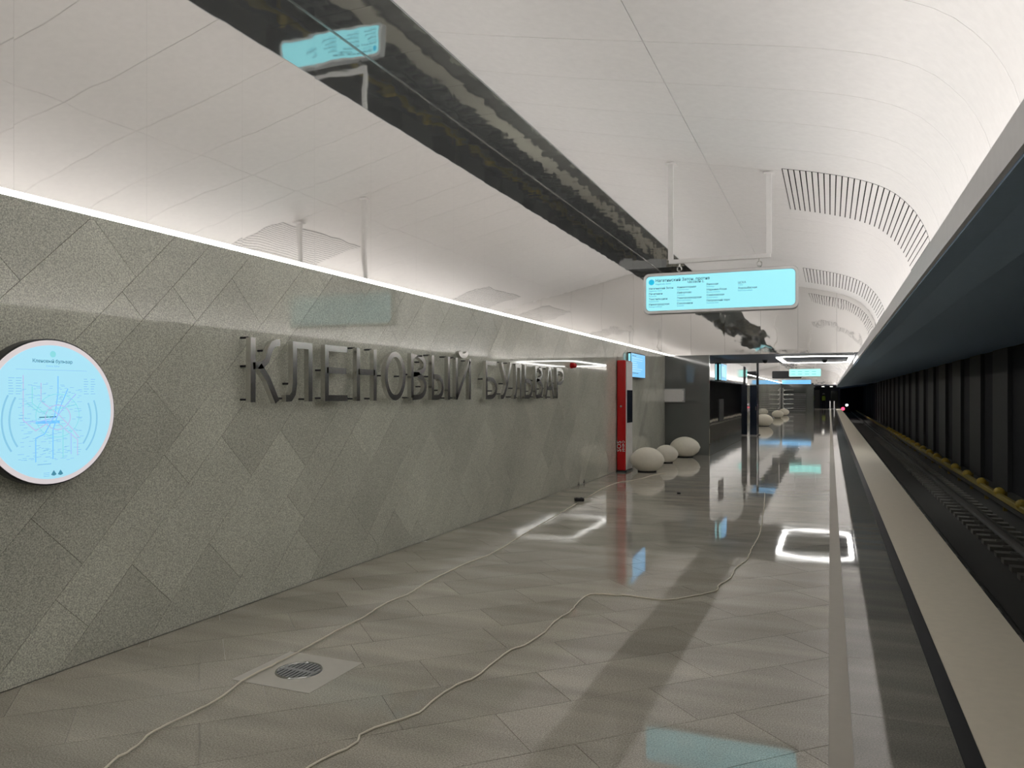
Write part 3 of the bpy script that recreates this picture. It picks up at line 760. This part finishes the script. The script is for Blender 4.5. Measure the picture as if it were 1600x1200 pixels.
# ---------------------------------------------------------------- red help column
hc = thing('help_column', 'tall red emergency call column with white lettering against the wall', 'call column', (-3.985, 15.85, 0))
bevel(box((-0.11, -0.27, 0.03), (0.075, 0.27, 2.32)).build('body', 'red', hc), 0.02)
box((0.075, -0.25, 0.05), (0.093, 0.25, 2.30)).build('side_cover', 'white_metal', hc)
box((0.093, -0.22, 1.02), (0.103, 0.22, 1.70)).build('screen', 'navy_gloss', hc)
box((-0.12, -0.29, 0.0), (0.10, 0.29, 0.03)).build('base', 'dark_metal', hc)
link('lettering', text_mesh('SOS', 0.13, 'white'), hc, (-0.02, -0.2712, 0.42), (PI / 2, -PI / 2, 0))
link('lettering', text_mesh('ИНФО', 0.075, 'white'), hc, (0.055, -0.2712, 0.42), (PI / 2, -PI / 2, 0))
MB().lathe([(0.022, -0.28), (0.022, -0.27)], 'Y', 16, (-0.02, 0, 1.36)).build('call_button', 'steel', hc)

# ---------------------------------------------------------------- blue information screens
def info_screen(X, ya, yb, za, zb, label):
    r = thing('information_screen', label, 'screen', (X, ya, za), 0, 'blue information screens')
    w, h = yb - ya, zb - za
    box((0.02, 0, 0), (0.09, w, h)).build('housing', 'dark_metal', r)
    box((0.0, w * 0.3, h * 0.3), (0.02, w * 0.7, h * 0.7)).build('wall_mount', 'dark_metal', r)
    box((0.09, 0.02, 0.02), (0.094, w - 0.02, h - 0.02)).build('display', 'screen_blue', r)
    box((0.03, -0.004, 0.03), (0.08, 0.0, h - 0.03)).build('side_glow', 'screen', r)
    rq = random.Random(int(ya * 10))
    for k in range(9):
        zz = h * (0.86 - 0.085 * k)
        box((0.094, 0.10, zz), (0.0948, 0.10 + rq.uniform(0.3, 0.9) * (w - 0.2), zz + h * 0.028)).build('text_line', 'map_ink' if k in (0, 8) else 'map_face', r)
a = on_wall(986, 590, -4.02); b = on_wall(1008, 559, -4.02)
info_screen(XW, a.y, b.y, a.z, a.z + 0.56, 'small blue information screen on the wall above the red column')
a2 = on_wall(1127, 597, -2.84); b2 = on_wall(1140, 570, -2.84)
info_screen(-2.93, a2.y, a2.y + 1.2, 2.0, 2.5, 'small blue information screen on the side of the mirrored pier')

# grey box on the pier
gb = thing('wall_box', 'flat light grey electrical box on the dark pier', 'box', (-3.86, YB, 1.40))
bevel(box((-0.29, -0.11, 0), (0.29, -0.001, 0.37)).build('body', 'grey_metal', gb), 0.01)
box((-0.27, -0.118, 0.02), (0.27, -0.11, 0.35)).build('lid', 'white_metal', gb)
for sx in (-0.25, 0.25):
    for sz in (0.04, 0.33): MB().lathe([(0.01, -0.122), (0.01, -0.117)], 'Y', 10, (sx, 0, sz)).build('screw', 'dark_metal', gb)

# red alarm on the wall
pa_ = on_wall(892, 571, XW)
al = thing('alarm_beacon', 'small red alarm beacon on the wall after the last letter', 'alarm', (XW, pa_.y, pa_.z - 0.06))
MB().lathe([(0.05, 0.0), (0.05, 0.03)], 'X', 20, (0, 0, 0.06)).build('base', 'red', al)
MB().lathe([(0.046, 0.03), (0.046, 0.07), (0.034, 0.095), (0.01, 0.105)], 'X', 20, (0, 0, 0.06)).build('dome', 'red', al, True)

# ---------------------------------------------------------------- passage: ring lamp, dome cameras
rl = thing('ring_lamp', 'large white oblong ring lamp under the low ceiling', 'lamp', (-0.38, 23.3, ZL - 0.07))
loop = rrect(-0.90, 0.90, -2.1, 2.1, 0.45, 8)
MB().strip(loop, 0.11, 0.02, lambda a, b, d: (a, b, d), True).build('light_ring', 'lamp', rl)
MB().strip(loop, 0.13, 0.049, lambda a, b, d: (a, b, d + 0.02), True).build('profile', 'white_metal', rl)
for x, y in ((-1.8, 24.2), (-0.15, 24.6)):
    dc = thing('dome_camera', 'small black dome camera on the low ceiling ' + ('inside the ring lamp' if x > -1 else 'beside the ring lamp'), 'camera', (x, y, ZL - 0.1))
    MB().lathe([(0.01, 0), (0.05, 0.012), (0.07, 0.05), (0.07, 0.075)], 'Z', 18).build('dome', 'black', dc, True)
    MB().lathe([(0.085, 0.075), (0.085, 0.099)], 'Z', 18).build('base', 'dark_metal', dc)

# dark blue cabinet and post behind the pier
kb = on_floor(1177.5, 681)
kc = thing('service_cabinet', 'tall dark blue cabinet standing at the end of the pier', 'cabinet', (-2.77, kb.y, 0))
bevel(box((-0.13, 0.0, 0.04), (0.13, 0.5, 1.98)).build('body', 'navy_gloss', kc), 0.015)
box((-0.115, -0.006, 0.10), (0.115, 0.0, 1.92)).build('door', 'navy_gloss', kc)
box((-0.12, 0.02, 0.0), (0.12, 0.48, 0.04)).build('base', 'grey_metal', kc)
box((0.085, -0.02, 1.0), (0.10, -0.006, 1.15)).build('handle', 'steel', kc)
ps = thing('steel_post', 'slim steel post behind the dark blue cabinet', 'post', (-2.68, kb.y + 0.8, 0))
MB().tube([(0, 0, 0.0), (0, 0, 4.0)], 0.05, 12).build('shaft', 'dark_metal', ps)
MB().lathe([(0.11, 0.0), (0.11, 0.02), (0.06, 0.05)], 'Z', 16).build('foot', 'steel', ps)

# ---------------------------------------------------------------- stairs block far along the platform
YS = 74.0
sb = struct('wall_stairs', MB().quadbox((-2.0, YS, 0), (-1.36, YS + 4.5, ZL)).quadbox((XW, YS, 2.3), (-2.0, YS + 0.4, ZL)).quadbox((XW, YS + 4.4, 0), (-2.0, YS + 4.5, ZL)), 'wall2', 'grey stone portal around the far stairs', 'wall')
st = thing('staircase', 'stone stairs rising inside the far portal', 'stairs', (-3.05, YS + 0.6, 0))
stp = box((-1.0, 0, 0), (1.0, 0.34, 0.17)).mesh('step', 'step')
for k in range(10): link('step', stp, st, (0, 0.34 * k, 0.17 * k))
nos = box((-1.0, -0.012, 0.14), (1.0, 0.0, 0.175)).mesh('nosing', 'fascia')
for k in range(10): link('nosing', nos, st, (0, 0.34 * k, 0.17 * k))
hr = thing('handrail', 'pale metal handrail with round fittings beside the far stairs', 'handrail', (-3.98, YS + 0.35, 0))
MB().tube([(0, 0, 0.0), (0, 0, 2.25)], 0.05, 10).build('post', 'white_metal', hr)
for k in range(5):
    MB().lathe([(0.02, -0.09), (0.09, -0.06), (0.1, 0.02), (0.03, 0.09)], 'Z', 12, (0.08, 0, 0.35 + 0.42 * k)).build('fitting', 'white_metal', hr, True)
    MB().tube([(0.1, 0, 0.35 + 0.42 * k), (0.9, 0, 0.37 + 0.42 * k)], 0.035, 8).build('rod', 'steel', hr)
lb = thing('light_box', 'wide blue lit box above the far stairs portal', 'sign', (-2.8, YS - 0.25, ZL - 0.1))
box((-1.25, 0.0, 0.0), (1.25, 0.2, 0.42)).build('housing', 'grey_metal', lb)
box((-1.22, -0.012, 0.03), (1.22, 0.0, 0.39)).build('face', 'screen_blue', lb)

# ---------------------------------------------------------------- far end: worker, lamps, posts, signal
def worker(loc):
    r = thing('person', 'worker in hi-vis vest and white helmet standing on the far platform', 'person', loc)
    V = [(0, 0, .95), (0, 0, 1.2), (0, 0, 1.42), (0, 0, 1.52), (0, 0, 1.63), (-.2, 0, 1.42), (-.29, .02, 1.15), (-.25, -.08, .92), (.2, 0, 1.42), (.29, .02, 1.15), (.25, -.08, .92),
         (-.10, 0, .88), (-.12, 0, .48), (-.13, .02, .08), (-.14, -.13, .05), (.10, 0, .88), (.12, 0, .48), (.13, .02, .08), (.14, -.13, .05), (-.24, -.12, .84), (.24, -.12, .84)]
    Eg = [(0, 1), (1, 2), (2, 3), (3, 4), (2, 5), (5, 6), (6, 7), (2, 8), (8, 9), (9, 10), (0, 11), (11, 12), (12, 13), (13, 14), (0, 15), (15, 16), (16, 17), (17, 18), (7, 19), (10, 20)]
    R = [.15, .15, .15, .065, .10, .075, .055, .04, .075, .055, .04, .10, .07, .05, .045, .10, .07, .05, .045, .035, .035]
    me = bpy.data.meshes.new('body'); me.from_pydata(V, Eg, [])
    o = link('body', me, r); md = o.modifiers.new('skin', 'SKIN')
    sv = me.skin_vertices[0].data
    for i, q in enumerate(R): sv[i].radius = (q, q * 0.8); sv[i].use_root = (i == 0)
    sd = o.modifiers.new('sub', 'SUBSURF'); sd.levels = 1; sd.render_levels = 1
    me2 = bpy.data.meshes.new_from_object(o.evaluated_get(bpy.context.evaluated_depsgraph_get()))
    o.modifiers.clear(); o.data = me2; me2.materials.append(M['cloth'])
    MB().lathe([(.19, .92), (.20, 1.1), (.215, 1.3), (.20, 1.43), (.10, 1.50)], 'Z', 20, (0, 0, 0), (1, .75, 1)).build('vest', 'hivis', r, True)
    MB().lathe([(.15, 1.66), (.135, 1.67), (.13, 1.73), (.09, 1.79), (.02, 1.81)], 'Z', 18).build('helmet', 'helmet', r, True)
pw = on_floor(1287, 638)
worker((pw.x, pw.y, 0))
for k, (px, nm) in enumerate(((1286, 'above the worker'), (1299, 'nearer the track'))):
    r_ = ray(px, 603); t = 92.0 / r_.y
    dl = thing('downlight', 'bright downlight at the far end ' + nm, 'lamp', (r_.x * t, 92.0, ZL - 0.14))
    MB().lathe([(0.16, 0.0), (0.17, 0.14)], 'Z', 18).build('body', 'white_metal', dl)
    MB().lathe([(0.14, -0.012), (0.14, 0.0)], 'Z', 18).build('lens', 'spot', dl)
    ld = bpy.data.lights.new('downlight_beam', 'SPOT'); ld.energy = 180; ld.spot_size = 2.2; ld.shadow_soft_size = 0.1; ld.color = WARM
    lo_ = bpy.data.objects.new('downlight_beam', ld); C.objects.link(lo_); lo_.location = (r_.x * t, 92.0, ZL - 0.17)
for px, nm in ((1297, 'closer to the worker'), (1303.5, 'closer to the platform edge')):
    p = on_floor(px, 639)
    sn = thing('stanchion', 'pale barrier post at the far end, ' + nm, 'post', p)
    MB().tube([(0, 0, 0), (0, 0, 0.9)], 0.06, 10).build('post', 'white_metal', sn)
    MB().lathe([(0.17, 0), (0.17, 0.03), (0.07, 0.06)], 'Z', 14).build('foot', 'grey_metal', sn)
sg = thing('signal_light', 'tunnel signal with white and red lamps past the platform end', 'signal', (1.16, 102.5, 0.0))
box((0.0, 0.0, 0.25), (0.35, 0.06, 0.31)).build('bracket', 'dark_metal', sg)
box((0.08, -0.12, -0.35), (1.0, 0.0, 0.62)).build('head', 'black', sg)
MB().lathe([(0.13, -0.15), (0.13, -0.12)], 'Y', 16, (0.72, 0, 0.35)).build('white_lens', 'white_lamp', sg)
MB().lathe([(0.2, -0.15), (0.2, -0.12)], 'Y', 16, (0.30, 0, -0.1)).build('red_lens', 'red_lamp', sg)
